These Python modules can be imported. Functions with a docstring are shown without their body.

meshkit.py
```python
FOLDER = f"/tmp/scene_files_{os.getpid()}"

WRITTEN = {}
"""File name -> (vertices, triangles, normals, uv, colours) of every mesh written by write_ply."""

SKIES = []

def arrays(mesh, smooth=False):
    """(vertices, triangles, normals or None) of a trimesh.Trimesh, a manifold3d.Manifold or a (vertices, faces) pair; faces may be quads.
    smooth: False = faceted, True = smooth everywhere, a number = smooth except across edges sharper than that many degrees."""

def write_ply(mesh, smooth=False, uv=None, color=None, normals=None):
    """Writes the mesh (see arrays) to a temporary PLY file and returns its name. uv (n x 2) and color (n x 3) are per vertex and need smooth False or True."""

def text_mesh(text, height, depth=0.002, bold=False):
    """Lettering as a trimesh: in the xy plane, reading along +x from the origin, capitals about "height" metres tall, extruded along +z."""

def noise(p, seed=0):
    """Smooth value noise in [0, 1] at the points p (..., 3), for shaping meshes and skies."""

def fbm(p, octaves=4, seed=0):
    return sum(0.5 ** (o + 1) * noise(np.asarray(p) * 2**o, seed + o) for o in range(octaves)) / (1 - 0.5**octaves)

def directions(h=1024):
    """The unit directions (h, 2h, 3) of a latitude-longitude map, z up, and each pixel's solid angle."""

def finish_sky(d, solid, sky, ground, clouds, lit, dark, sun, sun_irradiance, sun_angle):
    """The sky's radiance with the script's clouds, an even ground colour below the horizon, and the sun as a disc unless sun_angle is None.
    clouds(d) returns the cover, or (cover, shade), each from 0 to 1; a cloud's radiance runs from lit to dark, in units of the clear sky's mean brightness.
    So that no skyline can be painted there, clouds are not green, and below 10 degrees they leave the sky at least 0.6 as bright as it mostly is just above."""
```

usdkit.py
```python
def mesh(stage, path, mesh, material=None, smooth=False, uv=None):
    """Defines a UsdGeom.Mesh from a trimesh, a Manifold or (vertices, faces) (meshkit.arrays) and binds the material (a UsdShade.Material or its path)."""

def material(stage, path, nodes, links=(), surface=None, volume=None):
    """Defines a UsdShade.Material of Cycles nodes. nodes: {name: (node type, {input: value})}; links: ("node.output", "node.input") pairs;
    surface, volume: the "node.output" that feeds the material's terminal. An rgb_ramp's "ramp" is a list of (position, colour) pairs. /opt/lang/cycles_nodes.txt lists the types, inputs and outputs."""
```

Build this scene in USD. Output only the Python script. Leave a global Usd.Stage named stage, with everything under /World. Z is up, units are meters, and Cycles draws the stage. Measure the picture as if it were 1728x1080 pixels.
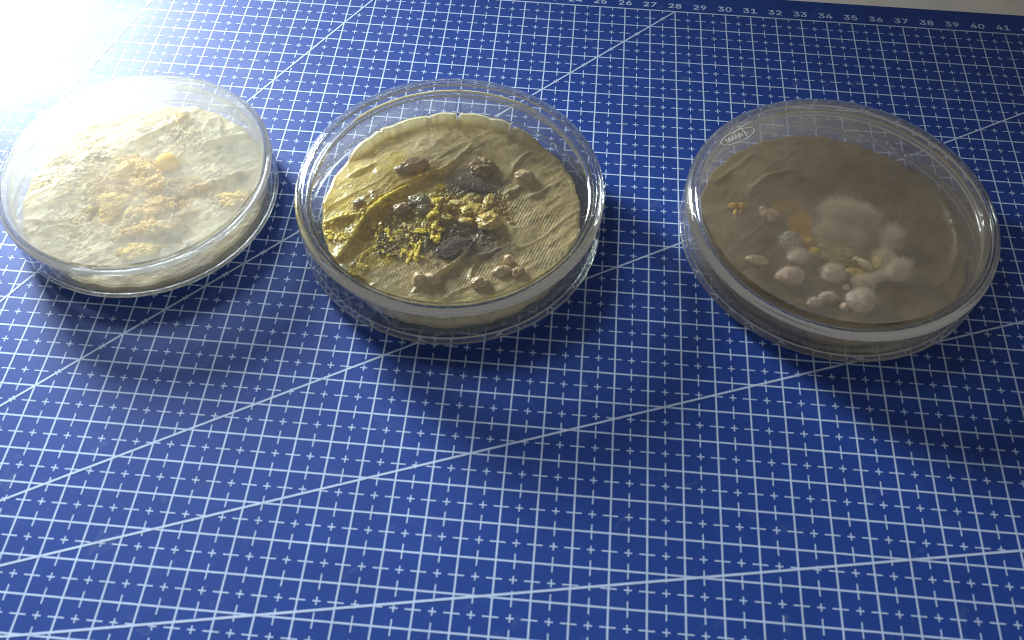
import math, random
import numpy as np, trimesh, usdkit, meshkit
from pxr import Usd, UsdGeom, UsdLux, UsdShade, Sdf, Gf, Vt

stage = Usd.Stage.CreateInMemory()
UsdGeom.SetStageUpAxis(stage, 'Z')
UsdGeom.SetStageMetersPerUnit(stage, 1.0)
stage.DefinePrim('/World', 'Xform')
stage.DefinePrim('/World/Looks', 'Scope')
S = 0.01                                   # everything below is written in centimetres of the mat's own grid
rng = np.random.default_rng(7)

# ------------------------------------------------------------------ camera
CAM = np.array([23.8122, -31.1584, 23.8819])
RIGHT = np.array([0.99621062, 0.08593406, 0.01340651])
UP = np.array([-0.07902555, 0.82997857, 0.55216894])
BACK = np.array([0.03632301, -0.55113602, 0.83362445])
FPX = 1556.365
cam = UsdGeom.Camera.Define(stage, '/World/camera')
cam.AddTransformOp().Set(Gf.Matrix4d(*RIGHT, 0, *UP, 0, *BACK, 0, *(CAM * S), 1))
cam.CreateHorizontalApertureAttr(36.0)
cam.CreateVerticalApertureAttr(22.5)
cam.CreateFocalLengthAttr(36.0 * FPX / 1728)
cam.CreateClippingRangeAttr(Gf.Vec2f(0.01, 50))
cam.CreateFocusDistanceAttr(0.345)
cam.CreateFStopAttr(36.0 * FPX / 1728 / 1.7)
EXPOSURE = 5.0                             # a dim indoor scene, exposed long
cam.CreateExposureAttr(EXPOSURE)


def at(px, py, z=0.0):
    """The point at height z (cm) that the photograph shows at pixel (px, py)."""
    d = RIGHT * (px - 864) / FPX - UP * (py - 540) / FPX - BACK
    return CAM + d * (z - CAM[2]) / d[2]


# ------------------------------------------------------------------ light: one lamp up left behind the mat, dim room
LAMP = np.array([-22.6, 28.5, 21.0])
AIM = np.array([2.0, -34.0, 0.0])


def aim(light, eye, target):
    z = (eye - target) / np.linalg.norm(eye - target)
    x = np.cross([0, 0, 1.0], z); x /= np.linalg.norm(x)
    y = np.cross(z, x)
    light.AddTransformOp().Set(Gf.Matrix4d(*x, 0, *y, 0, *z, 0, *(eye * S), 1))


lamp = UsdLux.SphereLight.Define(stage, '/World/lamp')
aim(lamp, LAMP, AIM)
lamp.CreateRadiusAttr(0.105)
beam = UsdLux.ShapingAPI.Apply(lamp.GetPrim())      # a desk lamp's beam, soft at its edge
beam.CreateShapingConeAngleAttr(42.0)
beam.CreateShapingConeSoftnessAttr(0.75)
lamp.CreateIntensityAttr(150.0 / 2 ** EXPOSURE)
lamp.CreateColorAttr(Gf.Vec3f(0.88, 0.99, 1.0))

room_mat = usdkit.material(stage, '/World/Looks/room', {'b': ('background_shader', {'color': (1.0, 0.97, 0.92), 'strength': 0.16 / 2 ** EXPOSURE})}, surface='b.background')
dome = UsdLux.DomeLight.Define(stage, '/World/room_light')
UsdShade.MaterialBindingAPI.Apply(dome.GetPrim()).Bind(room_mat)

# ------------------------------------------------------------------ helpers
used = {}


def numbered(parent, name):
    n = used.get((parent, name), 0)
    used[(parent, name)] = n + 1
    return name if n == 0 else f'{name}_{n:03d}'


def tag(prim, label=None, category=None, group=None, kind=None):
    for k, v in (('label', label), ('category', category), ('group', group), ('kind', kind)):
        if v:
            prim.SetCustomDataByKey(k, v)
    return prim


def obj(name, mesh, mat, parent=None, smooth=40, label=None, category=None, group=None, kind=None, tint=None):
    """One Mesh prim; mesh in cm (relative to its parent's base). tint: per-vertex colours (smooth must be True)."""
    root = parent or '/World'
    path = f'{root}/{numbered(root, name)}'
    if isinstance(mesh, trimesh.Trimesh):
        mesh = (mesh.vertices, mesh.faces)
    v, f = mesh
    m = usdkit.mesh(stage, path, (np.asarray(v) * S, f), M[mat], smooth=smooth)
    if tint is not None:
        pv = UsdGeom.PrimvarsAPI(m).CreatePrimvar('tint', Sdf.ValueTypeNames.Color3fArray, 'vertex')
        pv.Set(Vt.Vec3fArray.FromNumpy(np.asarray(tint, np.float32)))
    tag(m.GetPrim(), label, category, group, kind)
    return path


def thing(name, label, category, loc=(0, 0, 0), group=None):
    path = f'/World/{numbered("/World", name)}'
    x = UsdGeom.Xform.Define(stage, path)
    x.AddTranslateOp().Set(Gf.Vec3d(*(np.asarray(loc, float) * S)))
    tag(x.GetPrim(), label, category, group)
    return path


def lathe(profile, n=192):
    """A closed solid of revolution from a closed (r, z) outline, counter-clockwise seen with r to the right; points with r = 0 sit on the axis."""
    p = np.asarray(profile, float)
    th = np.arange(n) * 2 * np.pi / n
    v = np.stack([p[:, None, 0] * np.cos(th), p[:, None, 0] * np.sin(th), np.broadcast_to(p[:, None, 1], (len(p), n))], -1).reshape(-1, 3)
    i, j = np.meshgrid(np.arange(len(p)), np.arange(n), indexing='ij')
    i2, j2 = (i + 1) % len(p), (j + 1) % n
    q = np.stack([i * n + j, i * n + j2, i2 * n + j2, i2 * n + j], -1).reshape(-1, 4)
    m = trimesh.Trimesh(v, np.vstack([q[:, [0, 1, 2]], q[:, [0, 2, 3]]]), process=False)
    m.merge_vertices(); m.update_faces(m.nondegenerate_faces()); m.remove_unreferenced_vertices()
    if m.volume < 0:
        m.invert()
    return m


def rounded(corners, n=6):
    """Closed outline from (r, z, corner radius)."""
    out, k = [], len(corners)
    for a in range(k):
        p0, p1, p2 = (np.array(corners[(a + d) % k][:2], float) for d in (-1, 0, 1))
        rad = corners[a][2]
        if rad <= 0:
            out.append(p1); continue
        d0, d2 = (p0 - p1) / np.linalg.norm(p0 - p1), (p2 - p1) / np.linalg.norm(p2 - p1)
        half = math.acos(np.clip(d0 @ d2, -1, 1)) / 2
        t = rad / math.tan(half)
        c = p1 + (d0 + d2) / np.linalg.norm(d0 + d2) * rad / math.sin(half)
        a0, a2 = math.atan2(*(p1 + d0 * t - c)[::-1]), math.atan2(*(p1 + d2 * t - c)[::-1])
        da = (a2 - a0 + math.pi) % (2 * math.pi) - math.pi
        for s in np.linspace(0, 1, n + 1):
            out.append(c + rad * np.array([math.cos(a0 + da * s), math.sin(a0 + da * s)]))
    return np.array(out)


ICO = {k: trimesh.creation.icosphere(subdivisions=k) for k in (2, 3, 4, 5)}


def blob(size, seed=0, amp=0.18, freq=1.6, sub=4, fine=0.0, rot=0.0, squash=0.0, tilt=0.0):
    """A lump about the origin: half-axes size (cm), turned by rot degrees about z."""
    v = np.array(ICO[sub].vertices)
    n = meshkit.fbm(v * freq + seed * 7.3 + 31, 3, seed) - 0.5
    r = 1 + amp * 2 * n
    if fine:
        r = r + fine * (meshkit.fbm(v * freq * 5 + seed * 3.1 + 11, 3, seed + 9) - 0.5) * 2
    v = v * r[:, None] * np.asarray(size)
    if squash:
        v[:, 2] = np.where(v[:, 2] < 0, v[:, 2] * (1 - squash), v[:, 2])
    a, t = math.radians(rot), math.radians(tilt)
    v = v @ np.array([[math.cos(t), 0, -math.sin(t)], [0, 1, 0], [math.sin(t), 0, math.cos(t)]])
    v = v @ np.array([[math.cos(a), math.sin(a), 0], [-math.sin(a), math.cos(a), 0], [0, 0, 1]])
    return v, np.array(ICO[sub].faces)


def join(parts):
    vs, fs, o = [], [], 0
    for v, f in parts:
        vs.append(v); fs.append(np.asarray(f) + o); o += len(v)
    return np.vstack(vs), np.vstack(fs)


def moved(m, d):
    return m[0] + np.asarray(d), m[1]


def spline(pts, n):
    from scipy.interpolate import splprep, splev
    p = np.asarray(pts, float)
    tck, _ = splprep(p.T, s=0, k=min(3, len(p) - 1))
    return np.array(splev(np.linspace(0, 1, n), tck)).T


def tube(pts, radii, sides=8, n=None, seed=0, rough=0.0, flat=1.0):
    """A rounded strand through pts with the given radii (ends closed)."""
    n = n or max(8, 6 * len(pts))
    p = spline(pts, n)
    r = np.interp(np.linspace(0, 1, n), np.linspace(0, 1, len(np.atleast_1d(radii))), np.atleast_1d(radii)) if np.ndim(radii) else np.full(n, radii)
    t = np.gradient(p, axis=0); t /= np.linalg.norm(t, axis=1, keepdims=True) + 1e-12
    a = np.cross(t, [0, 0, 1.0]); a /= np.linalg.norm(a, axis=1, keepdims=True) + 1e-9
    b = np.cross(a, t)
    ang = np.arange(sides) * 2 * np.pi / sides
    ring = np.cos(ang)[None, :, None] * a[:, None] + flat * np.sin(ang)[None, :, None] * b[:, None]
    rr = r[:, None] * np.ones(sides)
    v = p[:, None] + ring * rr[..., None]
    if rough:
        k = 1 + rough * 2 * (meshkit.fbm(v * 9 + seed * 5.7 + 40, 3, seed) - 0.5)
        v = p[:, None] + ring * (rr * k)[..., None]
    v = v.reshape(-1, 3)
    i, j = np.meshgrid(np.arange(n - 1), np.arange(sides), indexing='ij')
    q = np.stack([i * sides + j, i * sides + (j + 1) % sides, (i + 1) * sides + (j + 1) % sides, (i + 1) * sides + j], -1).reshape(-1, 4)
    f = np.vstack([q[:, [0, 1, 2]], q[:, [0, 2, 3]]])
    c0, c1 = len(v), len(v) + 1
    v = np.vstack([v, p[0], p[-1]])
    k = np.arange(sides)
    f = np.vstack([f, np.stack([np.full(sides, c0), (k + 1) % sides, k], 1), np.stack([np.full(sides, c1), (n - 1) * sides + k, (n - 1) * sides + (k + 1) % sides], 1)])
    return v, f


def sstep(x, a, b):
    t = np.clip((x - a) / (b - a), 0, 1)
    return t * t * (3 - 2 * t)


def dist_to(poly, x, y):
    """Distance of the points (x, y) from a polyline and the position along it, 0 to 1."""
    p = spline(np.asarray(poly)[:, :2], 40)
    best, along = np.full(x.shape, 1e9), np.zeros(x.shape)
    for k in range(len(p) - 1):
        d = p[k + 1] - p[k]
        t = np.clip(((x - p[k][0]) * d[0] + (y - p[k][1]) * d[1]) / (d @ d), 0, 1)
        e = np.hypot(x - p[k][0] - t * d[0], y - p[k][1] - t * d[1])
        along = np.where(e < best, (k + t) / (len(p) - 1), along)
        best = np.minimum(best, e)
    return best, along


# ------------------------------------------------------------------ materials
M = {}


def mat(name, nodes, links=(), surface='p.BSDF', volume=None):
    M[name] = usdkit.material(stage, f'/World/Looks/{name}', nodes, links, surface=surface, volume=volume)


def simple(name, color, rough=0.5, spec=0.5, bump=0.0, bscale=300, vary=0.0, vscale=200, coat=0.0, sss=0.0, sheen=0.0, trans=0.0):
    nodes = {'p': ('principled_bsdf', {'base_color': color, 'roughness': rough, 'specular_ior_level': spec, 'coat_weight': coat, 'coat_roughness': 0.06,
                                       'sheen_weight': sheen, 'transmission_weight': trans, 'ior': 1.38,
                                       'subsurface_weight': sss, 'subsurface_scale': 0.002, 'subsurface_radius': (1.0, 0.7, 0.4)}),
             'g': ('geometry', {})}
    links = []
    if vary:
        nodes['n'] = ('noise_texture', {'scale': vscale, 'detail': 4.0, 'roughness': 0.6})
        lo, hi = [max(0, c * (1 - vary)) for c in color], [min(1, c * (1 + vary)) for c in color]
        nodes['r'] = ('rgb_ramp', {'ramp': [(0.3, lo), (0.7, hi)]})
        links += [('g.position', 'n.vector'), ('n.fac', 'r.fac'), ('r.color', 'p.base_color')]
    if bump:
        nodes['bn'] = ('noise_texture', {'scale': bscale, 'detail': 3.0})
        nodes['b'] = ('bump', {'strength': bump, 'distance': 0.0006})
        links += [('g.position', 'bn.vector'), ('bn.fac', 'b.height'), ('b.normal', 'p.normal')]
    mat(name, nodes, links)


# blue mat: fine satin grain, faint scuffs and dust
def mat_surface(name, color, rough):
    lo = [c * 0.9 for c in color]
    mat(name, {'g': ('geometry', {}),
               'n': ('noise_texture', {'scale': 60.0, 'detail': 5.0, 'roughness': 0.62}),
               'r': ('rgb_ramp', {'ramp': [(0.3, lo), (0.7, [min(1, c * 1.08) for c in color])]}),
               'd': ('noise_texture', {'scale': 95.0, 'detail': 6.0, 'roughness': 0.72, 'distortion': 1.2}),
               'dr': ('rgb_ramp', {'ramp': [(0.60, (0, 0, 0)), (0.80, (0.26, 0.26, 0.26))]}),
               'dm': ('mix', {'color2': (0.32, 0.36, 0.42)}),
               'rn': ('noise_texture', {'scale': 25.0, 'detail': 4.0}),
               'rr': ('map_range', {'from_min': 0.3, 'from_max': 0.7, 'to_min': rough - 0.04, 'to_max': rough + 0.05}),
               'bn': ('noise_texture', {'scale': 2600.0, 'detail': 2.0}),
               'b': ('bump', {'strength': 0.25, 'distance': 0.00005}),
               'p': ('principled_bsdf', {'specular_ior_level': 0.22})},
        [('g.position', 'n.vector'), ('g.position', 'd.vector'), ('g.position', 'rn.vector'), ('g.position', 'bn.vector'),
         ('n.fac', 'r.fac'), ('d.fac', 'dr.fac'), ('dr.color', 'dm.fac'), ('r.color', 'dm.color1'), ('dm.color', 'p.base_color'),
         ('rn.fac', 'rr.value'), ('rr.result', 'p.roughness'), ('bn.fac', 'b.height'), ('b.normal', 'p.normal')])


mat_surface('blue_plastic', (0.015, 0.049, 0.25), 0.50)
mat_surface('white_print', (0.46, 0.555, 0.78), 0.52)
simple('table_laminate', (0.86, 0.82, 0.75), rough=0.45, vary=0.12, vscale=40, bump=0.1, bscale=900)

mat('glass', {'p': ('principled_bsdf', {'base_color': (0.97, 0.985, 0.975), 'roughness': 0.0, 'ior': 1.48, 'transmission_weight': 1.0})})


def pane(name, film, film_color, rough, ior=1.48):
    """A flat see-through lid: reflection by angle, the rest passes straight; film: share of moisture that scatters."""
    mat(name, {'g': ('geometry', {}),
               'i': ('mix_float', {'a': ior, 'b': 1 / ior}),
               'f': ('fresnel', {}),
               't': ('transparent_bsdf', {'color': (0.994, 0.996, 0.994)}),
               's': ('glossy_bsdf', {'color': (1, 1, 1), 'roughness': rough}),
               'm': ('mix_closure', {}),
               'tl': ('translucent_bsdf', {'color': film_color}),
               'df': ('diffuse_bsdf', {'color': film_color}),
               'fm': ('mix_closure', {'fac': 0.5}),
               'n': ('noise_texture', {'scale': 90.0, 'detail': 5.0, 'roughness': 0.6}),
               'fr': ('map_range', {'from_min': 0.3, 'from_max': 0.7, 'to_min': film * 0.6, 'to_max': film * 1.4}),
               'o': ('mix_closure', {})},
        [('g.backfacing', 'i.fac'), ('i.result', 'f.IOR'), ('f.fac', 'm.fac'), ('t.BSDF', 'm.closure1'), ('s.BSDF', 'm.closure2'),
         ('tl.BSDF', 'fm.closure1'), ('df.BSDF', 'fm.closure2'), ('g.position', 'n.vector'), ('n.fac', 'fr.value'), ('fr.result', 'o.fac'),
         ('m.closure', 'o.closure1'), ('fm.closure', 'o.closure2')], surface='o.closure')


pane('glass_wall', 0.012, (0.8, 0.8, 0.78), 0.0)
pane('damp_wall', 0.07, (0.66, 0.56, 0.40), 0.01)
pane('plastic_wall', 0.03, (0.85, 0.85, 0.82), 0.02)
pane('clear_lid', 0.028, (0.8, 0.8, 0.78), 0.0)
pane('fogged_lid', 0.175, (0.62, 0.53, 0.42), 0.02)
pane('misted_plastic', 0.225, (0.98, 0.95, 0.86), 0.12)
mat('plastic_rim', {'gl': ('principled_bsdf', {'base_color': (0.97, 0.98, 0.98), 'roughness': 0.03, 'ior': 1.5, 'transmission_weight': 1.0}),
                    'tl': ('translucent_bsdf', {'color': (0.9, 0.9, 0.88)}), 'df': ('diffuse_bsdf', {'color': (0.9, 0.9, 0.88)}),
                    'd': ('mix_closure', {'fac': 0.25}), 'o': ('mix_closure', {'fac': 0.1})},
    [('tl.BSDF', 'd.closure1'), ('df.BSDF', 'd.closure2'), ('gl.BSDF', 'o.closure1'), ('d.closure', 'o.closure2')], surface='o.closure')
simple('frosted_print', (0.50, 0.50, 0.47), rough=0.6)


def paper(name, rough, coat, dots, glow=0.45):
    """Wet embossed paper: its colour comes with the mesh (stains have shapes of their own), the small embossing from waves."""
    mat(name, {'a': ('attribute', {'attribute': 'tint'}), 'g': ('geometry', {}),
               'mp': ('mapping', {'rotation': (0, 0, 0.32)}),
               'w1': ('wave_texture', {'wave_type': 'bands', 'bands_direction': 'x', 'scale': 330.0, 'distortion': 0.6, 'detail': 1.0, 'detail_scale': 0.4}),
               'w2': ('wave_texture', {'wave_type': 'bands', 'bands_direction': 'y', 'scale': 330.0, 'distortion': 0.6, 'detail': 1.0, 'detail_scale': 0.4}),
               'k': ('math', {'math_type': 'multiply'}),
               'mn': ('noise_texture', {'scale': 85.0, 'detail': 2.0}),
               'mr': ('map_range', {'from_min': 0.45, 'from_max': 0.6, 'to_min': 0.03, 'to_max': 1.0}),
               'k2': ('math', {'math_type': 'multiply'}),
               'fn': ('noise_texture', {'scale': 1500.0, 'detail': 3.0}),
               'k3': ('math', {'math_type': 'multiply_add', 'value2': 0.35}),
               'b': ('bump', {'strength': dots, 'distance': 0.0005}),
               'p': ('principled_bsdf', {'roughness': rough, 'coat_weight': coat, 'coat_roughness': 0.12}),
               'tr': ('translucent_bsdf', {}), 'o': ('mix_closure', {'fac': glow})},
        [('a.color', 'p.base_color'), ('g.position', 'mp.vector'), ('mp.vector', 'w1.vector'), ('mp.vector', 'w2.vector'), ('w1.fac', 'k.value1'), ('w2.fac', 'k.value2'),
         ('g.position', 'mn.vector'), ('mn.fac', 'mr.value'), ('k.value', 'k2.value1'), ('mr.result', 'k2.value2'),
         ('g.position', 'fn.vector'), ('fn.fac', 'k3.value1'), ('k2.value', 'k3.value3'), ('k3.value', 'b.height'), ('b.normal', 'p.normal'),
         ('a.color', 'tr.color'), ('p.BSDF', 'o.closure1'), ('tr.BSDF', 'o.closure2')], surface='o.closure')


paper('wet_paper', 0.45, 0.6, 0.40)
paper('moist_gel', 0.4, 0.5, 0.18)
paper('dry_paper', 0.6, 0.1, 0.4)
simple('brown_grain', (0.38, 0.25, 0.12), rough=0.38, coat=0.5, bump=0.4, bscale=900, vary=0.35, vscale=350)
simple('tan_grain', (0.56, 0.39, 0.21), rough=0.35, coat=0.6, bump=0.25, bscale=900, vary=0.25, vscale=350)
simple('grey_grain', (0.30, 0.25, 0.13), rough=0.35, coat=0.5, bump=0.7, bscale=1100, vary=0.5, vscale=500)
simple('dark_mould', (0.085, 0.060, 0.048), rough=0.85, spec=0.15, bump=0.5, bscale=1600, vary=0.6, vscale=900)
simple('yellow_slime', (0.82, 0.59, 0.03), rough=0.4, coat=0.4, bump=0.6, bscale=1400, vary=0.3, vscale=500)
simple('pale_slime', (0.66, 0.51, 0.17), rough=0.42, coat=0.4, bump=0.6, bscale=1300, vary=0.3, vscale=500)
simple('ochre_slime', (0.58, 0.41, 0.09), rough=0.35, coat=0.6, bump=0.6, bscale=1200, vary=0.45, vscale=450)
simple('olive_slime', (0.40, 0.32, 0.06), rough=0.35, coat=0.6, bump=0.8, bscale=1200, vary=0.6, vscale=500)
simple('orange_slime', (0.55, 0.30, 0.02), rough=0.5, bump=0.5, bscale=1200, vary=0.3, vscale=400)
simple('egg_yellow', (0.95, 0.62, 0.0), rough=0.4, coat=0.3)
simple('dark_strand', (0.17, 0.11, 0.04), rough=0.4, coat=0.4)
simple('white_mould', (0.68, 0.55, 0.46), rough=0.95, spec=0.1, bump=0.35, bscale=1500, vary=0.15, vscale=400, sheen=0.3)
simple('pink_mould', (0.66, 0.47, 0.36), rough=0.8, spec=0.2, bump=0.4, bscale=1400, vary=0.2, vscale=400)
simple('grey_mould', (0.42, 0.38, 0.33), rough=0.9, spec=0.2, bump=1.0, bscale=1500, vary=0.2, vscale=400)
simple('mould_thread', (0.82, 0.70, 0.57), rough=0.8, spec=0.2)
simple('cream_thread', (0.78, 0.68, 0.50), rough=0.6)
simple('olive_mound', (0.36, 0.27, 0.13), rough=0.7, bump=0.6, bscale=1100, vary=0.35, vscale=350)
simple('cream_grain', (0.62, 0.54, 0.32), rough=0.4, coat=0.3, bump=0.4, bscale=900, vary=0.2)
simple('ochre_crust', (0.70, 0.46, 0.06), rough=0.6, bump=1.0, bscale=900, vary=0.35, vscale=400)
simple('cream_crust', (0.74, 0.50, 0.15), rough=0.6, bump=0.8, bscale=900, vary=0.3, vscale=400)
simple('tan_crust', (0.60, 0.36, 0.075), rough=0.6, bump=1.0, bscale=900, vary=0.35, vscale=400)
for _n, _d in (('mycelium', 330.0), ('thin_mycelium', 160.0)):
    mat(_n, {'v': ('principled_volume', {'color': (0.88, 0.82, 0.74), 'density': _d, 'anisotropy': 0.1})}, surface=None, volume='v.volume')
mat('dew', {'p': ('principled_bsdf', {'roughness': 0.02, 'ior': 1.33, 'transmission_weight': 1.0})})

# ------------------------------------------------------------------ setting: table top, cutting mat
tb = trimesh.creation.box((260, 200, 3.0)); tb.apply_translation((25, 10, -1.5 - 0.3))
obj('table_top', tb, 'table_laminate', kind='structure', smooth=False)

X0, X1, Y1, Y0 = 0, 43, 0, -28
mt = thing('cutting_mat', 'blue self-healing cutting mat printed with a white centimetre grid', 'cutting mat')
import shapely.geometry as sg
plate = sg.box(X0 - 1.2, Y0 - 1.2, X1 + 1.2, Y1 + 1.2).buffer(-0.5).buffer(0.5)
body = trimesh.creation.extrude_polygon(plate, 0.3, engine='earcut'); body.apply_translation((0, 0, -0.3))
obj('mat_body', body, 'blue_plastic', mt, smooth=30)


def quads(rects, z):
    v, f = [], []
    for c in rects:
        o = len(v)
        v += [(x, y, z) for x, y in c]
        f += [(o, o + 1, o + 2), (o, o + 2, o + 3)]
    return np.array(v, float), np.array(f)


def rect(x0, y0, x1, y1):
    return [(x0, y0), (x1, y0), (x1, y1), (x0, y1)]


LW, TW, AW = 0.024, 0.0175, 0.031
rows = [rect(X0, y - LW, X1, y + LW) for y in range(Y0 + 1, Y1)]
cols = [rect(x - LW, Y0, x + LW, Y1) for x in range(X0 + 1, X1)]
frame = [rect(X0 - .03, Y1 - .03, X1 + .03, Y1 + .03), rect(X0 - .03, Y0 - .03, X1 + .03, Y0 + .03)]
sides = [rect(x - .03, Y0, x + .03, Y1) for x in (X0, X1)]
obj('grid_lines', join([quads(rows, 0.003), quads(cols, 0.005), quads(frame, 0.006), quads(sides, 0.0045)]), 'white_print', mt, smooth=False)
ticks = []
for x in range(X0, X1):
    for y in range(Y0, Y1):
        cx, cy = x + .5, y + .5
        ticks += [(rect(cx - .105, cy - TW, cx + .105, cy + TW), 0), (rect(cx - TW, cy - .105, cx + TW, cy + .105), 1)]
        lo = 0 if y == Y0 else -.21
        ticks.append((rect(cx - TW, y + lo, cx + TW, y + .21), 1))
        if y == Y1 - 1:
            ticks.append((rect(cx - TW, Y1 - .17, cx + TW, Y1), 1))
        ticks.append((rect(x - (.21 if x > X0 else 0), cy - TW, x + .21, cy + TW), 0))
obj('half_centimetre_ticks', join([quads([r for r, k in ticks if k == 0], 0.0035), quads([r for r, k in ticks if k == 1], 0.0042)]), 'white_print', mt, smooth=False)
for k, deg in enumerate((10, 20, 30, 45, 60, 75)):
    a = math.radians(deg)
    d = np.array([math.cos(a), math.sin(a)]); n = np.array([-d[1], d[0]]) * AW
    L = min(X1 / d[0], (Y1 - Y0) / d[1])
    o = np.array([X0, Y0], float)
    v, f = quads([[tuple(o - n), tuple(o + d * L - n), tuple(o + d * L + n), tuple(o + n)]], 0.0062 + 0.0003 * k)
    obj('angle_line', (v, f), 'white_print', mt, smooth=False)
for n in range(22, 44):
    t = meshkit.text_mesh(str(n), 0.27, 0.0, bold=True) if False else meshkit.text_mesh(str(n), 0.27, 0.004, bold=True)
    v = np.array(t.vertices); v[:, 0] = (v[:, 0] - v[:, 0].mean()) * 1.22
    v[:, 0] += n - (v[:, 0].max() + v[:, 0].min()) / 2; v[:, 1] += 0.22; v[:, 2] += 0.001
    obj('scale_number', (v, t.faces), 'white_print', mt, smooth=False)

# ------------------------------------------------------------------ dishes
D1, D2, D3 = np.array([10.25, -11.68, 0]), np.array([20.48, -11.78, 0]), np.array([32.86, -11.2, 0])


def dish(name, label, loc, R, H, wall, corner, gap, base_h, lid_low, floor, plate_mat, wall_mat='glass_wall', rim_mat='glass', plate_r=None):
    """Base and overlapping lid. The rounded rim of the lid and the heel of the base are solid turned glass; walls, floor and lid plate are panes set between them."""
    t = thing(name, label, 'petri dish', loc)
    e = .004
    Rb, heel = R - wall - gap, .26
    h = rounded([(Rb - wall - .16, 0.0, 0), (Rb, 0.0, min(corner, .22)), (Rb, heel + .1, 0), (Rb - wall, heel + .1, 0), (Rb - wall, floor, .08), (Rb - wall - .16, floor, 0)])
    base = obj('base', lathe(h), wall_mat, t, smooth=45)
    lip = base_h - wall * 1.1
    obj('wall', lathe([(Rb, heel + .1 + e), (Rb, lip - e), (Rb - wall, lip - e), (Rb - wall, heel + .1 + e)]), wall_mat, base, smooth=45)
    obj('lip', lathe(rounded([(Rb, lip, 0), (Rb, base_h, wall * .46), (Rb - wall, base_h, wall * .46), (Rb - wall, lip, 0)])), rim_mat, base, smooth=45)
    r = Rb - wall - .16 - e
    obj('floor', lathe([(0, 0.002), (r, 0.002), (r, floor), (0, floor)]), wall_mat, base, smooth=30)
    pr = plate_r or R - corner * 1.12
    top, low = H - wall, H - corner * 1.05
    top = H - .035
    a = np.linspace(0, math.pi / 2, 9)
    inner = [(pr + (R - wall - pr) * math.sin(t) ** .8, low + (top - low) * math.cos(t) ** .55) for t in a]
    rim = np.vstack([rounded([(R, low, 0), (R, H, corner), (pr, H, 0), (pr, top, 0)], 8)[:-1], inner])
    lid = obj('lid', lathe(rim), rim_mat, t, smooth=45)
    foot = lid_low + wall * .75
    obj('skirt', lathe([(R, foot + e), (R, low - e), (R - wall, low - e), (R - wall, foot + e)]), wall_mat, lid, smooth=45)
    obj('skirt_edge', lathe(rounded([(R, lid_low, wall * .46), (R, foot, 0), (R - wall, foot, 0), (R - wall, lid_low, wall * .46)])), rim_mat, lid, smooth=45)
    obj('lid_plate', lathe([(0, top), (pr - e, top), (pr - e, H), (0, H)]), plate_mat, lid, smooth=30)
    return t, lid


dish('petri_dish', 'low clear plastic petri dish in the bright lamp glare at the left', D1, 4.32, 1.78, 0.13, 0.20, 0.08, 1.42, 0.38, 0.13, 'misted_plastic', 'plastic_wall', 'plastic_rim')
dish('petri_dish', 'clear glass petri dish in the middle holding yellow slime mould on paper', D2, 4.88, 2.18, 0.19, 0.36, 0.10, 1.78, 0.25, 0.22, 'clear_lid')
_, lid3 = dish('petri_dish', 'fogged glass petri dish at the right with white mould lumps inside', D3, 4.91, 1.84, 0.19, 0.36, 0.10, 1.5, 0.25, 0.22, 'fogged_lid', 'damp_wall')


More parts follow.
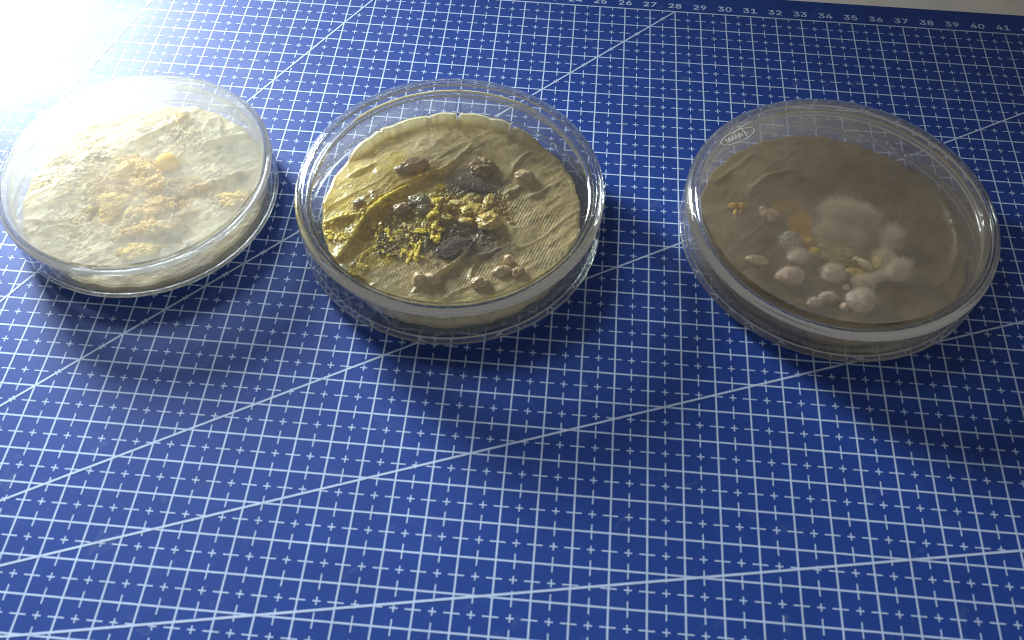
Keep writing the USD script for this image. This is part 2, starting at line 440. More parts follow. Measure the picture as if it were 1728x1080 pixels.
# ------------------------------------------------------------------ culture pads: heightfield discs of wet paper
def pad(name, label, center, R, z0, zfloor, seed, color_of, ridges=(), rough_zones=(), edge_amp=0.05, lump=0.08, curl=None, mat_name='wet_paper', pleat=0.06, nr=150, nt=640, notches=(), crinkle=1.0, side=(0.94, 0.88, 0.64)):
    th = np.arange(nt) * 2 * np.pi / nt
    edge = R * (1 + edge_amp * (meshkit.fbm(np.stack([np.cos(th) * 2.2, np.sin(th) * 2.2, 0 * th + seed], -1), 4, seed) - .5)
                + 0.006 * np.sin(th * 23 + seed))
    for a, w, dp in notches:
        edge -= dp * np.exp(-((((th - math.radians(a)) + np.pi) % (2 * np.pi) - np.pi) / math.radians(w)) ** 2)
    u = np.linspace(0, 1, nr) ** 0.9
    x = center[0] + u[:, None] * edge * np.cos(th)
    y = center[1] + u[:, None] * edge * np.sin(th)
    P = np.stack([x, y, 0 * x], -1)
    z = z0 + lump * 2 * (meshkit.fbm(P * 0.55 + seed * 3, 3, seed) - .5) + 0.07 * (meshkit.fbm(P * 2.3 + seed, 3, seed + 3) - .5) + 0.022 * (meshkit.fbm(P * 9 + seed, 3, seed + 13) - .5)
    # creases
    z += 0.035 * np.abs(meshkit.fbm(P * np.array([.5, 1.1, 1]) + 17 + seed, 3, seed + 5) - .5) * 2
    info = []
    t1, n1_ = (x + y) * .707, (x - y) * .707
    Q = np.stack([t1 * .45, n1_ * 1.9 + .4 * meshkit.noise(P * .9), 0 * x + seed], -1)
    z += 0.10 * .35 * crinkle * (1 - 2 * np.abs(meshkit.fbm(Q, 3, seed + 15) - .5)) ** 3
    for zx in rough_zones:
        z += zx[0] * patch(x, y, zx[1], zx[2], z0, zx[3], int(zx[1]), .7) * (meshkit.fbm(P * 7 + seed, 3, seed + 2) - .35 + .6 * (meshkit.fbm(P * 18 + seed, 2, seed + 6) - .5))
    for poly, w, h in ridges:
        pts = np.array([at(px, py, z0)[:2] for px, py in poly])
        wx = .16 * (meshkit.fbm(P * 2.1 + 3 * seed, 3, seed + 4) - .5); wy = .16 * (meshkit.fbm(P * 2.1 + 5 * seed, 3, seed + 7) - .5)
        d, s = dist_to(pts, x + wx, y + wy)
        q = d / (w * (0.4 + 1.1 * meshkit.fbm(P * 2.2 + seed, 3, seed)))
        k = (.45 * np.exp(-q ** 2) + .55 * np.exp(-1.9 * q)) * (.55 + .9 * meshkit.fbm(P * 3.1 + 2 * seed, 3, seed + 1)) * np.minimum(1, 4 * np.minimum(s, 1 - s) + .15) * (1.25 - .5 * s)
        z += h * k
        info.append(k)
    if curl:
        a0, a1, hc, wc = curl
        ang = np.degrees(th) % 360
        m = sstep(ang, a0, a0 + 14) * (1 - sstep(ang, a1 - 14, a1))
        z += hc * m * sstep(u[:, None] + 0 * x, 1 - wc, 1 - wc * .35)
        info.append(m * sstep(u[:, None] + 0 * x, 1 - wc, 1 - wc * .5))
    z = np.where(u[:, None] > .985, z - 0.02, z)
    top = np.stack([x, y, z], -1)
    col = color_of(x, y, z, u[:, None] + 0 * x, info)
    # side wall, pleated, down to the floor of the dish
    rings, cols_ = [], []
    for k, s in enumerate((0.15, 0.4, 0.7, 1.0)):
        wob = pleat * (meshkit.fbm(np.stack([np.cos(th) * 9, np.sin(th) * 9, 0 * th + s * 1.5 + seed], -1), 3, seed + 8) - .5) * 2 - .03
        e = edge + wob * min(1, s * 3)
        rings.append(np.stack([center[0] + e * np.cos(th), center[1] + e * np.sin(th), z[-1] * (1 - s) + zfloor * s], -1))
        cols_.append(lerp(col[-1], side, np.full(nt, min(1, .4 + s))))
    V = np.concatenate([top, np.array(rings)], 0)
    C = np.concatenate([col, np.array(cols_)], 0)
    nrows = len(V)
    i, j = np.meshgrid(np.arange(nrows - 1), np.arange(nt), indexing='ij')
    q = np.stack([i * nt + j, (i + 1) * nt + j, (i + 1) * nt + (j + 1) % nt, i * nt + (j + 1) % nt], -1).reshape(-1, 4)
    f = np.vstack([q[:, [0, 1, 2]], q[:, [0, 2, 3]]])
    V, C = V.reshape(-1, 3), C.reshape(-1, 3)
    k = np.arange(nt); last = (nrows - 1) * nt
    f = np.vstack([f, np.stack([last + k, np.full(nt, len(V)), last + (k + 1) % nt], 1)])
    V = np.vstack([V, [center[0], center[1], zfloor]]); C = np.vstack([C, C[-1]])
    obj(name, (V, f), mat_name, smooth=True, label=label, category='paper disc', tint=C)
    # height lookup
    from scipy.spatial import cKDTree
    tree = cKDTree(np.stack([x.ravel(), y.ravel()], 1))
    return lambda X, Y: float(z.ravel()[tree.query([X, Y])[1]])


def lerp(c, d, k):
    return c * (1 - k[..., None]) + np.asarray(d) * k[..., None]


def patch(x, y, px, py, z, rad, seed=0, rag=0.5):
    """A ragged stain about the point shown at a pixel."""
    c = at(px, py, z)
    P = np.stack([x, y, 0 * x + seed], -1)
    d = np.hypot((x - c[0]) / rad[0], (y - c[1]) / rad[1]) + rag * 2 * (meshkit.fbm(P * 2.4, 4, seed) - .5)
    return 1 - sstep(d, .55, 1.05)


# ---- middle dish
Z2 = 0.80
main = [(568, 437), (590, 412), (603, 388), (617, 362), (650, 338), (690, 315), (730, 298), (765, 276), (790, 253), (806, 240)]
branch = [(552, 376), (575, 368), (600, 364), (622, 356)]
fold1 = [(698, 494), (730, 472), (765, 448), (790, 425), (806, 403)]
fold2 = [(775, 447), (810, 432), (850, 418)]
fold3 = [(862, 290), (880, 268), (903, 254)]
fold4 = [(885, 333), (920, 322), (945, 305)]
fold5 = [(588, 300), (610, 288), (636, 277)]
fold6 = [(800, 480), (795, 460), (803, 440)]
fold7 = [(845, 330), (885, 312), (900, 300)]
fold8 = [(955, 300), (975, 320), (985, 345)]


def col2(x, y, z, u, info):
    P = np.stack([x, y, 0 * x], -1)
    n1, n2 = meshkit.fbm(P * 1.1 + 5, 4, 2), meshkit.fbm(P * 6 + 9, 3, 4)
    c = np.array([0.66, 0.515, 0.245]) * (0.72 + 0.4 * n1 + 0.25 * (n2 - .5))[..., None]
    c = lerp(c, (0.72, 0.53, 0.09), .8 * patch(x, y, 625, 345, Z2, (2.9, 2.8), 3))         # yellowish tone at the left
    c = lerp(c, (0.78, 0.57, 0.08), .85 * info[0] * sstep(n2, .2, .6) * (1 - sstep(x, 20.0, 22.0)))
    c = lerp(c, (0.82, 0.60, 0.05), .9 * info[1] * sstep(n2, .15, .5))
    c = lerp(c, (0.76, 0.56, 0.04), .85 * patch(x, y, 600, 405, Z2, (1.5, 1.8), 12, .8))
    c = lerp(c, (0.66, 0.49, 0.06), .75 * patch(x, y, 672, 405, Z2, (1.0, .8), 13, .9))
    c = lerp(c, (0.78, 0.57, 0.02), .9 * patch(x, y, 738, 372, Z2, (.35, 1.9), 5, .6))
    c = lerp(c, (0.58, 0.40, 0.08), .85 * patch(x, y, 790, 360, Z2, (1.6, 1.3), 6, .6))
    c = lerp(c, (0.44, 0.34, 0.09), .75 * patch(x, y, 690, 385, Z2, (1.2, 1.3), 7, .8))
    c = lerp(c, (0.14, 0.10, 0.06), .6 * patch(x, y, 640, 385, Z2, (.5, .4), 16, .8))
    c = lerp(c, (0.11, 0.085, 0.06), .8 * patch(x, y, 800, 315, Z2, (1.4, .75), 8, .6))
    c = lerp(c, (0.12, 0.09, 0.07), .8 * patch(x, y, 785, 412, Z2, (1.8, .8), 9, .6))
    c = lerp(c, (0.82, 0.78, 0.60), .9 * info[-1])
    for k in (2, 3, 4, 5, 6):
        c = lerp(c, (0.68, 0.57, 0.36), .5 * np.clip(info[k], 0, 1))
    c = c * (0.82 + .36 * meshkit.fbm(P * 14 + 3, 2, 21))[..., None]
    c = lerp(c, (0.30, 0.20, 0.09), .35 * sstep(meshkit.fbm(P * 3.4 + 60, 4, 27), .55, .72))
    return np.clip(c, 0.01, .9)


h2 = pad('culture_paper', 'crumpled wet paper disc with yellow stains in the middle dish', D2 + [0.02, -.04, 0], 4.19, Z2, .24, 11, col2,
         [(main, .15, .24), (branch, .10, .15), (fold1, .065, .25), (fold2, .05, .09), (fold3, .08, .09), (fold4, .09, .08), (fold5, .08, .10), (fold6, .06, .09), (fold7, .11, .10), (fold8, .07, .07)],
         rough_zones=[(.16, 738, 372, (.45, 2.0)), (.22, 795, 358, (1.4, 1.2)), (.2, 690, 385, (1.3, 1.4)), (.1, 610, 400, (1.2, 1.6))], curl=(48, 156, .27, .065), notches=((94, .7, .30), (66, .8, .22), (108, .5, .12), (133, .6, .1)), pleat=.09)


def on(h, px, py, zg):
    """Where a pixel's ray meets a pad: two steps of refinement."""
    p = at(px, py, zg)
    for _ in range(3):
        p = at(px, py, h(p[0], p[1]))
    return p


def lumps(name, h, zg, items, category, group=None):
    for label, px, py, size, rot, m, seed, kw in items:
        p = on(h, px, py, zg)
        size = tuple(e * (.9 if m in ('white_mould', 'pink_mould') else 1) for e in size)
        kw = dict(kw); up = kw.pop('up', .22)
        extra = kw.pop('extra', [])
        v, f = blob(size, seed, rot=rot, **kw)
        parts = [moved((v, f), p + [0, 0, size[2] * up])]
        for ex, ey, es, er in extra:
            parts.append(moved(blob(es, seed + 3, rot=er, **kw), p + [ex, ey, es[2] * up]))
        nm = items_name.get(m, name)
        t = thing(nm, label, category, p, group)
        mesh = join(parts)
        obj('body', (mesh[0] - p, mesh[1]), m, t, smooth=True)


items_name = {}
lumps('oat_grain', h2, Z2, [
    ('glossy brown grain with a pale tip above the long yellow ridge, middle dish', 700, 284, (.50, .27, .26), 25, 'brown_grain', 3, dict(amp=.35, fine=.05, extra=[(-.45, -.16, (.2, .16, .17), 0)])),
    ('round pinkish tan swollen grain with a bright highlight at right, middle dish', 884, 302, (.34, .28, .27), 10, 'tan_grain', 4, dict(amp=.25, freq=1.2)),
    ('small brown grain left of the yellow ridge in the middle dish', 607, 347, (.22, .18, .18), 0, 'brown_grain', 5, dict(amp=.25)),
    ('grey green wet grain left of the bright yellow streak, middle dish', 706, 340, (.30, .26, .18), 40, 'grey_grain', 6, dict(amp=.5, fine=.25, extra=[(.2, -.35, (.2, .16, .15), 20)])),
    ('pair of pinkish brown grains at the lower end of the pale fold', 710, 474, (.26, .22, .24), 70, 'tan_grain', 7, dict(amp=.4, freq=1.3, fine=.04, extra=[(.36, .06, (.27, .17, .2), -15)])),
    ('small shiny bead-like tan grain near the front right rim, middle dish', 858, 441, (.16, .15, .17), 0, 'tan_grain', 8, dict(amp=.1, up=.6)),
    ('pointed tan grain left of the shiny bead, middle dish', 845, 459, (.32, .18, .18), 15, 'tan_grain', 9, dict(amp=.5, freq=1.3, fine=.05)),
    ('orange brown grain against the front rim of the middle dish', 808, 478, (.28, .18, .2), 30, 'tan_grain', 10, dict(amp=.5, freq=1.4, fine=.06)),
    ('brown grain beside the tan grain against the front right rim, middle dish', 874, 461, (.22, .15, .17), 30, 'brown_grain', 12, dict(amp=.5, fine=.06)),
    ('reddish brown lump under the yellow ridge, beside the grey green grain', 678, 354, (.30, .2, .2), 20, 'brown_grain', 13, dict(amp=.3)),
], 'grain')
lumps('grain_cluster', h2, Z2, [
    ('rough brown grain cluster behind the dark mould streak, middle dish', 814, 284, (.42, .36, .26), 20, 'brown_grain', 14, dict(amp=.45, fine=.22, freq=2.4, sub=5)),
], 'grain cluster')
lumps('mould_lump', h2, Z2, [
    ('large dark purplish grey mould lump in front of the yellow patch', 764, 419, (.62, .40, .16), 20, 'dark_mould', 15, dict(amp=.3, fine=.06, sub=5, up=.15)),
    ('dark mould streak behind the yellow patch in the middle dish', 800, 316, (.72, .22, .09), -10, 'dark_mould', 16, dict(amp=.35, fine=.08, sub=5, up=.1)),
], 'mould')


def strands(name, label, category, h, zg, m, polys, lift=.04, part='vein', flat=.7, rough=.35, threads=False):
    base = on(h, *polys[0][0][len(polys[0][0]) // 2], zg)
    t = thing(name, label, category, base)
    for k, (poly, r) in enumerate(polys):
        pts = []
        for px, py in poly:
            p = on(h, px, py, zg); pts.append(p + [0, 0, lift])
        pts = spline(pts, 5 * len(pts)) if len(pts) > 2 else np.array(pts)
        pts = pts + (rng.random(pts.shape) - .5) * np.array([.05, .05, .02]) * (0.4 if threads else 1)
        obj(part, (lambda a: (a[0] - base, a[1]))(tube(pts, r, sides=6 if threads else 10, n=4 * len(pts), seed=k + len(poly), rough=rough, flat=flat)), m, t, smooth=True)
    return t


strands('slime_mould', 'bright yellow slime mould vein running down the left ridge of the middle paper', 'slime mould', h2, Z2, 'yellow_slime', [
    ([(566, 440), (576, 430), (585, 415), (594, 402), (603, 386), (614, 366)], [.05, .10, .06, .10, .07, .06]),
    ([(614, 366), (640, 344), (668, 326), (690, 314)], [.06, .1, .08, .03]),
    ([(548, 378), (570, 370), (596, 364), (614, 362)], [.03, .08, .07, .05]),
    ([(575, 402), (590, 404), (600, 396)], [.03, .05, .04]),
], lift=.07)
net = []
r2 = random.Random(5)
for k in range(26):
    x, y = r2.uniform(632, 705), r2.uniform(385, 438)
    if y < 405 and x < 650: continue
    a = r2.uniform(-2.2, .6)
    L = r2.uniform(10, 26)
    net.append(([(x, y), (x + L * .5 * math.cos(a) + r2.uniform(-3, 3), y + L * .35 * math.sin(a) + r2.uniform(-3, 3)), (x + L * math.cos(a), y + L * .7 * math.sin(a))], [.02, .04, .02]))
net += [([(688, 445), (696, 430), (702, 418), (690, 412)], [.04, .06, .05, .03]), ([(690, 430), (705, 440), (702, 428)], [.04, .05, .03]),
        ([(604, 447), (612, 450), (622, 452)], [.05, .07, .04]), ([(606, 447), (612, 432), (630, 418)], [.02, .03, .02]), ([(590, 462), (600, 466), (610, 472)], [.04, .05, .03])]
strands('slime_mould', 'net of thin yellow slime threads over dark strands, lower left of the middle paper', 'slime mould', h2, Z2, 'yellow_slime', net, lift=.03)
strands('dark_strand', 'tangle of dark brown strands under the yellow thread net, middle dish', 'strands', h2, Z2, 'dark_strand', [
    ([(636, 424), (645, 408), (655, 400), (650, 414)], .035), ([(640, 412), (652, 420), (665, 424)], .04), ([(648, 398), (640, 404), (644, 418)], .035),
    ([(655, 426), (668, 418), (680, 420)], .035), ([(640, 428), (655, 430), (668, 432)], .04)], part='strand', lift=.05)
# wet yellow heap in the middle
crumbs = thing('slime_crumbs', 'crumbly bright yellow slime bits along the left ridge of the middle paper', 'slime mould', on(h2, 600, 385, Z2))
c0 = on(h2, 600, 385, Z2)
r4 = random.Random(21)
for k in range(190):
    line = r4.choice([main[:5], main[:6], branch, [(548, 392), (575, 402), (596, 398)], [(615, 372), (640, 385), (665, 400)], [(585, 440), (600, 448), (618, 452)]])
    q = spline(line, 30)[r4.randrange(30)]
    p = on(h2, q[0] + r4.gauss(0, 4), q[1] + r4.gauss(0, 4), Z2)
    s_ = r4.uniform(.018, .065)
    v, f = blob((s_ * r4.uniform(1, 1.8), s_, s_ * .8), 300 + k, amp=.6, freq=2.2, fine=.25, sub=2, rot=r4.uniform(0, 180))
    obj('crumb', (v + p - c0 + [0, 0, s_ * .3], f), r4.choice(['yellow_slime', 'yellow_slime', 'pale_slime']), crumbs, smooth=True)
heap = on(h2, 745, 365, Z2)
t = thing('slime_mould', 'lumpy yellow and olive slime heap at the centre of the middle paper', 'slime mould', heap)
r3 = random.Random(9)
for k in range(90):
    zone = r3.random()
    if zone < .3:
        px, py, m = r3.gauss(737, 5), r3.uniform(335, 410), 'yellow_slime'
    elif zone < .62:
        px, py, m = r3.gauss(795, 22), r3.gauss(350, 13), r3.choice(['ochre_slime', 'pale_slime', 'ochre_slime'])
    else:
        px, py, m = r3.gauss(705, 17), r3.gauss(380, 16), r3.choice(['olive_slime', 'pale_slime', 'ochre_slime', 'yellow_slime'])
    s = r3.uniform(.07, .17) if .3 <= zone < .62 else r3.uniform(.04, .10)
    p = on(h2, px, py, Z2)
    v, f = blob((s * r3.uniform(1, 2.2), s, s * .42), k, amp=.6, freq=2.2, fine=.25, sub=3, rot=r3.uniform(0, 180))
    obj('lump', (v + p - heap + [0, 0, s * .2], f), m, t, smooth=True)
v, f = blob((.36, .32, .2), 44, amp=.5, fine=.2, sub=4)
p = on(h2, 827, 376, Z2)
obj('lump', (v + p - heap + [0, 0, .08], f), 'ochre_slime', t, smooth=True)
# droplets
for label, px, py, s in (('tiny water drop left of the shiny bead grain, middle dish', 868, 413, .05), ('tiny water drop right of the dark lump, middle dish', 856, 402, .045)):
    p = on(h2, px, py, Z2)
    obj('water_drop', moved(blob((s, s, s * .8), 3, amp=.02, sub=3), p + [0, 0, s * .5]), 'dew', smooth=True, label=label, category='drop')

# ---- right dish
Z3 = 0.45
r_a = [(1200, 310), (1225, 300), (1260, 270), (1290, 262)]
r_b = [(1560, 320), (1590, 350), (1610, 400), (1600, 470)]
r_c = [(1260, 330), (1300, 300), (1350, 290)]


def col3(x, y, z, u, info):
    P = np.stack([x, y, 0 * x], -1)
    n1, n2 = meshkit.fbm(P * .9 + 3, 4, 12), meshkit.fbm(P * 5 + 2, 3, 14)
    c = np.array([0.29, 0.205, 0.105]) * (0.7 + 0.6 * n1 + 0.2 * (n2 - .5))[..., None]
    c = lerp(c, (0.22, 0.135, 0.06), .7 * patch(x, y, 1410, 300, Z3, (2.2, 1.6), 21, .6))
    c = lerp(c, (0.17, 0.11, 0.055), .7 * patch(x, y, 1400, 480, Z3, (2.2, 1.2), 22, .6))
    c = lerp(c, (0.75, 0.36, 0.0), .97 * patch(x, y, 1350, 378, Z3, (.42, .75), 23, .5))
    c = lerp(c, (0.60, 0.34, 0.02), .85 * patch(x, y, 1330, 349, Z3, (.7, .4), 27, .5))
    c = lerp(c, (0.34, 0.27, 0.08), .5 * patch(x, y, 1250, 300, Z3, (1.2, .9), 24, .7))
    c = lerp(c, (0.36, 0.24, 0.04), .6 * patch(x, y, 1455, 450, Z3, (.8, .5), 25, .7))
    c = lerp(c, (0.34, 0.26, 0.15), .5 * info[1])
    return np.clip(c, .01, .9)


h3 = pad('culture_paper', 'smooth olive brown wet disc under white mould in the right dish', D3 + [0, -.03, 0], 4.30, Z3, .24, 23, col3,
         [(r_a, .12, .08), (r_b, .12, .14), (r_c, .12, .08)], lump=.08, edge_amp=.06, mat_name='moist_gel', side=(0.46, 0.37, 0.22), crinkle=.8, nr=120, nt=560)

lumps('mould_lump', h3, Z3, [
    ('pinkish white crumbly mould lump, leftmost of the front row in the right dish', 1332, 469, (.48, .33, .30), -8, 'pink_mould', 31, dict(amp=.34, freq=1.15, fine=.05, sub=5)),
    ('greyish white mould lump just behind the pinkish leftmost one, right dish', 1346, 436, (.36, .26, .24), 15, 'white_mould', 32, dict(amp=.34, freq=1.15, fine=.05, sub=5)),
    ('round white mould lump left of the yellow pieces, right dish', 1402, 465, (.38, .30, .28), 0, 'white_mould', 33, dict(amp=.34, freq=1.15, fine=.05, sub=5)),
    ('long white mould lump in front of the yellow pieces, right dish', 1453, 479, (.42, .22, .20), -12, 'white_mould', 34, dict(amp=.34, freq=1.15, fine=.05, sub=5)),
    ('large fluffy white mould lump right of the yellow pieces', 1512, 462, (.40, .36, .30), 20, 'white_mould', 35, dict(amp=.34, freq=1.15, fine=.05, sub=5)),
    ('biggest white mould ball at the front of the right dish', 1450, 512, (.42, .40, .36), 0, 'white_mould', 36, dict(amp=.34, freq=1.15, fine=.05, sub=5)),
    ('small pinkish mould lump touching the biggest white ball at its left', 1424, 520, (.16, .17, .2), 0, 'pink_mould', 37, dict(amp=.34, freq=1.15, fine=.05)),
    ('pinkish mould lump with bright tip against the front rim, right dish', 1374, 512, (.28, .17, .18), 20, 'pink_mould', 38, dict(amp=.34, freq=1.15, fine=.05)),
    ('brownish mould lump behind the one with a bright tip, right dish', 1396, 503, (.30, .2, .2), 10, 'pink_mould', 39, dict(amp=.25, fine=.08)),
    ('tiny white mould lump between the round and the long white ones', 1427, 486, (.13, .11, .11), 0, 'white_mould', 40, dict(amp=.25, fine=.08)),
    ('flat cream crumb standing alone at the far left of the mould, right dish', 1277, 440, (.34, .16, .15), 0, 'cream_grain', 41, dict(amp=.6, fine=.2)),
    ('grey knobbly mould lump beside the orange yellow pieces, right dish', 1333, 409, (.34, .30, .24), 0, 'grey_mould', 42, dict(amp=.5, fine=.12, sub=5)),
    ('pale mould beads clustered in the left half of the right dish', 1292, 362, (.16, .14, .14), 0, 'pink_mould', 43, dict(amp=.2, extra=[(.24, .08, (.12, .12, .12), 0), (.16, -.2, (.13, .12, .12), 0), (-.1, .2, (.1, .1, .1), 0)])),
    ('single pale mould bead beside the bead cluster, right dish', 1309, 363, (.14, .13, .14), 0, 'pink_mould', 44, dict(amp=.15)),
    ('dull olive mould mound between the orange and the yellow pieces', 1415, 425, (.85, .5, .13), -15, 'olive_mound', 47, dict(amp=.4, fine=.12, sub=5, up=.0)),
], 'mould')
lumps('slime_piece', h3, Z3, [
    ('bright orange yellow slime piece left of the olive mound', 1364, 411, (.24, .17, .15), 20, 'orange_slime', 51, dict(amp=.3, extra=[(-.12, .16, (.1, .1, .1), 0)])),
    ('yellow slime crumb just in front of the orange yellow piece', 1374, 424, (.19, .13, .1), -20, 'yellow_slime', 52, dict(amp=.3)),
    ('yellow slime piece under the cream wedge, right dish', 1444, 461, (.34, .14, .14), -10, 'ochre_slime', 55, dict(amp=.3)),
    ('upright yellow slime patch right of the cream wedge', 1481, 444, (.16, .26, .16), 0, 'ochre_slime', 56, dict(amp=.3)),
    ('orange yellow slime crumbs near the left edge of the right dish', 1238, 349, (.16, .12, .12), 0, 'orange_slime', 57, dict(amp=.4, fine=.2, extra=[(.28, .05, (.15, .12, .12), 30), (.05, -.25, (.07, .12, .08), 0), (.2, -.22, (.06, .1, .07), 0), (.4, .1, (.1, .08, .09), 0)])),
], 'slime mould')
lumps('wedge_grain', h3, Z3, [
    ('cream wedge-shaped grain on the yellow slime, right dish', 1458, 451, (.28, .11, .15), -40, 'cream_grain', 61, dict(amp=.2, up=.9)),
    ('small cream grain behind the cream wedge, right dish', 1443, 440, (.11, .08, .1), -10, 'cream_grain', 62, dict(amp=.2, up=.8)),
], 'grain')


# loose white mycelium: clouds of very fine curling threads
def cotton(name, label, lobes, seed, width=.0034, mat_name='mould_thread'):
    """lobes: (px, py, half-axes, threads, thread length). Threads wander through the lobe's volume."""
    r = np.random.default_rng(seed)
    pts, cnt = [], []
    for px, py, size, count, length in lobes:
        c = on(h3, px, py, Z3)
        n, st = count, 10
        p = r.normal(size=(n, 3)); p /= np.linalg.norm(p, axis=1, keepdims=True)
        p *= r.uniform(0, 1, (n, 1)) ** .45
        p[:, 2] = np.abs(p[:, 2])
        w = .75 + .6 * (meshkit.fbm(p * 1.6 + seed, 3, seed) - .3)
        p = c + p * np.asarray(size) * w[:, None]
        g = r.normal(size=(n, 3))
        track = [p]
        for _ in range(st - 1):
            g = g * .75 + r.normal(size=(n, 3)) * .6
            g[:, 2] -= .05
            p = p + g / np.linalg.norm(g, axis=1, keepdims=True) * length / st
            track.append(p)
        pts.append(np.stack(track, 1).reshape(-1, 3)); cnt += [st] * n
    path = f'/World/{numbered("/World", name)}'
    b = UsdGeom.BasisCurves.Define(stage, path)
    b.CreateTypeAttr('linear')
    b.CreatePointsAttr(Vt.Vec3fArray.FromNumpy((np.vstack(pts) * S).astype(np.float32)))
    b.CreateCurveVertexCountsAttr(Vt.IntArray(cnt))
    b.CreateWidthsAttr(Vt.FloatArray([width * S * 2]))
    b.SetWidthsInterpolation('constant')
    UsdShade.MaterialBindingAPI.Apply(b.GetPrim()).Bind(M[mat_name])
    tag(b.GetPrim(), label, 'mould')


cotton('mould_cloud', 'broad hazy whitish mould cloud at the centre of the right dish', [(1415, 362, (.75, .62, .42), 3400, .55), (1445, 372, (.8, .65, .5), 3800, .55), (1400, 392, (.6, .45, .25), 1500, .5), (1430, 400, (.8, .5, .2), 1200, .5)], 1, .0017)
cotton('mould_cloud', 'hazy pale mould cloud behind the large fluffy lump, right dish', [(1500, 408, (.45, .55, .5), 2800, .5), (1490, 440, (.4, .35, .3), 1100, .45)], 2, .0017)
cotton('mould_fuzz', 'fine pale fuzz on the white lumps in the front half of the right dish', [(1512, 460, (.5, .45, .55), 1700, .35), (1450, 510, (.5, .47, .58), 1700, .3), (1402, 464, (.46, .37, .46), 1100, .28), (1455, 478, (.5, .28, .34), 900, .28),
        (1345, 435, (.42, .32, .40), 800, .25), (1332, 410, (.4, .36, .38), 600, .25), (1480, 470, (.4, .22, .25), 500, .3), (1332, 467, (.52, .37, .36), 900, .2), (1374, 512, (.32, .22, .25), 350, .2), (1396, 503, (.32, .22, .25), 350, .2), (1292, 362, (.3, .25, .25), 250, .2)], 3, .0022)

# mark on the lid of the right dish: an oval with a scribbled word and a long cross stroke
c = at(1250, 228, 1.84)
u1 = at(1284, 212, 1.84) - c; u1[2] = 0; u1 /= np.linalg.norm(u1); u2 = np.array([-u1[1], u1[0], 0])


def mark(pts, r, closed=False):
    P = [c - D3 + u1 * a + u2 * b + [0, 0, .004] for a, b in pts]
    return tube(P, r, sides=6, n=10 * len(P), flat=.35)


oval = [(.68 * math.cos(a) - .12, .235 * math.sin(a)) for a in np.linspace(0, 2 * math.pi, 25)]
logo = [mark(oval, .018), mark([(-.2, .16), (.2, .26), (.75, .30)], .020), mark([(.18, .40), (.20, .15), (.16, -.14)], .022), mark([(.08, .36), (.2, .33), (.34, .38)], .016)]
for k, x in enumerate((-.55, -.42, -.28, -.14, 0.0)):
    logo.append(mark([(x - .05, -.06), (x, .09), (x + .03, -.07), (x + .07, .05)], .016))
obj('logo_mark', join(logo), 'frosted_print', lid3, smooth=True)

# ---- left dish
Z1 = 0.52
l_r = [([(100, 455), (140, 440), (175, 425)], .12, .12), ([(130, 462), (165, 445), (190, 435)], .1, .1), ([(205, 400), (250, 388), (300, 372), (345, 355)], .16, .2), ([(262, 400), (290, 385), (320, 380)], .14, .15),
       ([(300, 330), (350, 315), (400, 300), (440, 280)], .13, .16), ([(330, 245), (380, 235), (425, 222)], .12, .12), ([(60, 400), (100, 385), (140, 385)], .12, .12), ([(40, 370), (80, 375), (120, 370)], .1, .1),
       ([(220, 240), (270, 220), (320, 190)], .12, .12), ([(340, 225), (365, 200), (370, 240)], .1, .12)]


def col1(x, y, z, u, info):
    P = np.stack([x, y, 0 * x], -1)
    n1, n2 = meshkit.fbm(P * 1.0 + 8, 4, 32), meshkit.fbm(P * 5 + 4, 3, 34)
    c = np.array([0.92, 0.75, 0.46]) * (0.72 + 0.45 * n1 + 0.35 * (n2 - .5))[..., None]
    c = lerp(c, (0.70, 0.40, 0.05), .95 * patch(x, y, 240, 325, Z1, (2.4, 1.6), 41, .9))
    c = lerp(c, (0.56, 0.40, 0.16), .7 * patch(x, y, 390, 335, Z1, (.9, .6), 48, .9))
    c = lerp(c, (0.46, 0.23, 0.04), .85 * patch(x, y, 190, 350, Z1, (.8, .7), 42, .8))
    c = lerp(c, (0.46, 0.20, 0.04), .85 * patch(x, y, 260, 320, Z1, (.8, .5), 43, .7))
    c = lerp(c, (0.46, 0.30, 0.13), .9 * np.clip(info[2], 0, 1))
    c = lerp(c, (0.48, 0.32, 0.14), .8 * np.clip(info[3], 0, 1))
    c = lerp(c, (0.36, 0.33, 0.26), .6 * patch(x, y, 400, 260, Z1, (1.0, 1.1), 44, .9))
    c = lerp(c, (0.40, 0.36, 0.29), .5 * patch(x, y, 300, 450, Z1, (2.0, .8), 45, .8))
    c = c * (0.75 + .5 * meshkit.fbm(P * 9 + 4, 3, 39))[..., None]
    c = lerp(c, (0.20, 0.16, 0.11), .75 * (1 - sstep(u, .85, .93)) * sstep(meshkit.fbm(P * 4.2 + 30, 4, 37), .58, .68))
    return np.clip(c, .02, .9)


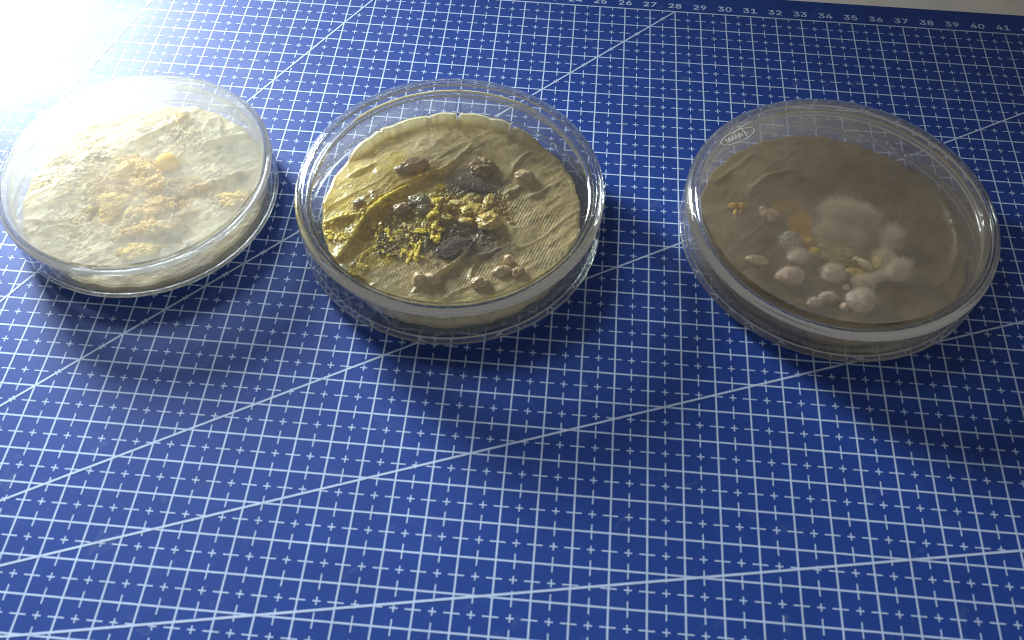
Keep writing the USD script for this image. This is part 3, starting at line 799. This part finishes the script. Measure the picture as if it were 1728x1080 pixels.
h1 = pad('culture_paper', 'pale crinkled paper disc with ochre growth in the glaring left dish', D1 + [0, -.02, 0], 3.98, Z1, .15, 37, col1, l_r, rough_zones=[(.17, 235, 330, (2.2, 1.6)), (.12, 390, 335, (1.2, .9)), (.11, 330, 230, (1.6, 1.0)), (.10, 120, 400, (1.6, 1.2)), (.09, 130, 280, (1.6, 1.6))], lump=.14, edge_amp=.04, mat_name='dry_paper', crinkle=.8, side=(0.5, 0.45, 0.33), nr=130, nt=560)
def crumbly(name, label, h, zg, px, py, size, rot, n, seed, m):
    """A patch of growth: many small irregular crumbs grown together, denser at its middle."""
    r = np.random.default_rng(seed)
    c = on(h, px, py, zg)
    a = math.radians(rot)
    parts = []
    for k in range(n):
        d = r.normal(size=2) * .52 * np.asarray(size)
        X, Y = c[0] + d[0] * math.cos(a) - d[1] * math.sin(a), c[1] + d[0] * math.sin(a) + d[1] * math.cos(a)
        e = r.uniform(.05, .17) * (1.25 if np.hypot(*(d / size)) < .6 else .7)
        v, f = blob((e * r.uniform(1, 2), e, e * .62), seed * 100 + k, amp=.6, freq=2.0, fine=.35, sub=3, rot=rot + r.normal() * 35)
        parts.append(moved((v, f), [X - c[0], Y - c[1], h(X, Y) - c[2] + e * .15]))
    t = thing(name, label, 'growth', c)
    obj('body', join(parts), m, t, smooth=True)


for args in (('orange tan crumbly growth just below the yellow drop, left dish', 255, 314, (.75, .38), 15, 46, 71, 'tan_crust'),
             ('greyish ochre crumbly growth at the left end of the group, left dish', 190, 346, (.65, .5), 20, 44, 72, 'ochre_crust'),
             ('brown ochre crumbly growth at the centre of the left dish', 262, 350, (.7, .42), 15, 40, 73, 'tan_crust'),
             ('ochre crumbly growth lying near the front rim of the left dish', 236, 424, (.62, .24), 8, 30, 74, 'ochre_crust'),
             ('ochre crumbly growth at the right edge of the left dish', 398, 337, (.58, .34), 15, 36, 75, 'ochre_crust'),
             ('small tan crumbs near the back of the left dish', 313, 200, (.25, .18), 0, 9, 76, 'tan_crust'),
             ('long tan crumbly growth on the ridge in front of the centre, left dish', 262, 386, (.95, .2), 18, 34, 77, 'tan_crust'),
             ('pale crumbly growth behind and left of the yellow drop, left dish', 225, 288, (.9, .5), 20, 44, 78, 'cream_crust')):
    crumbly('crumbly_growth', args[0], h1, Z1, *args[1:])
lumps('slime_drop', h1, Z1, [
    ('smooth bright yellow drop on the paper of the left dish', 283, 278, (.36, .34, .36), 0, 'egg_yellow', 81, dict(amp=.06)),
], 'slime mould')
strands('mould_thread', 'branching cream threads over the growth in the left dish', 'mould threads', h1, Z1, 'cream_thread', [
    ([(165, 372), (185, 388), (205, 388), (216, 360), (232, 345), (270, 336), (282, 322), (284, 300)], [0.0188, 0.0113, 0.0063]), ([(284, 322), (300, 322), (312, 318)], [0.0150, 0.0090, 0.0050]),
    ([(150, 420), (190, 405), (250, 398), (290, 372), (296, 345), (305, 325)], [0.0165, 0.0099, 0.0055]), ([(290, 372), (310, 360), (322, 352), (310, 345)], [0.0150, 0.0090, 0.0050]),
    ([(295, 382), (320, 385), (330, 395), (332, 420)], [0.0165, 0.0099, 0.0055]), ([(398, 295), (430, 278), (446, 264)], [0.0225, 0.0135, 0.0075]), ([(366, 240), (366, 216), (360, 205)], [0.0165, 0.0099, 0.0055]), ([(372, 238), (400, 228), (428, 222)], [0.0165, 0.0099, 0.0055]),
    ([(130, 452), (165, 436), (190, 428)], [0.0225, 0.0135, 0.0075]), ([(232, 345), (238, 330), (240, 318)], [0.0135, 0.0081, 0.0045]), ([(360, 340), (372, 345), (366, 362)], [0.0225, 0.0135, 0.0075]), ([(338, 330), (335, 312)], [0.0150, 0.0090, 0.0050])], part='thread', lift=.15, threads=True, flat=1.0, rough=.2)
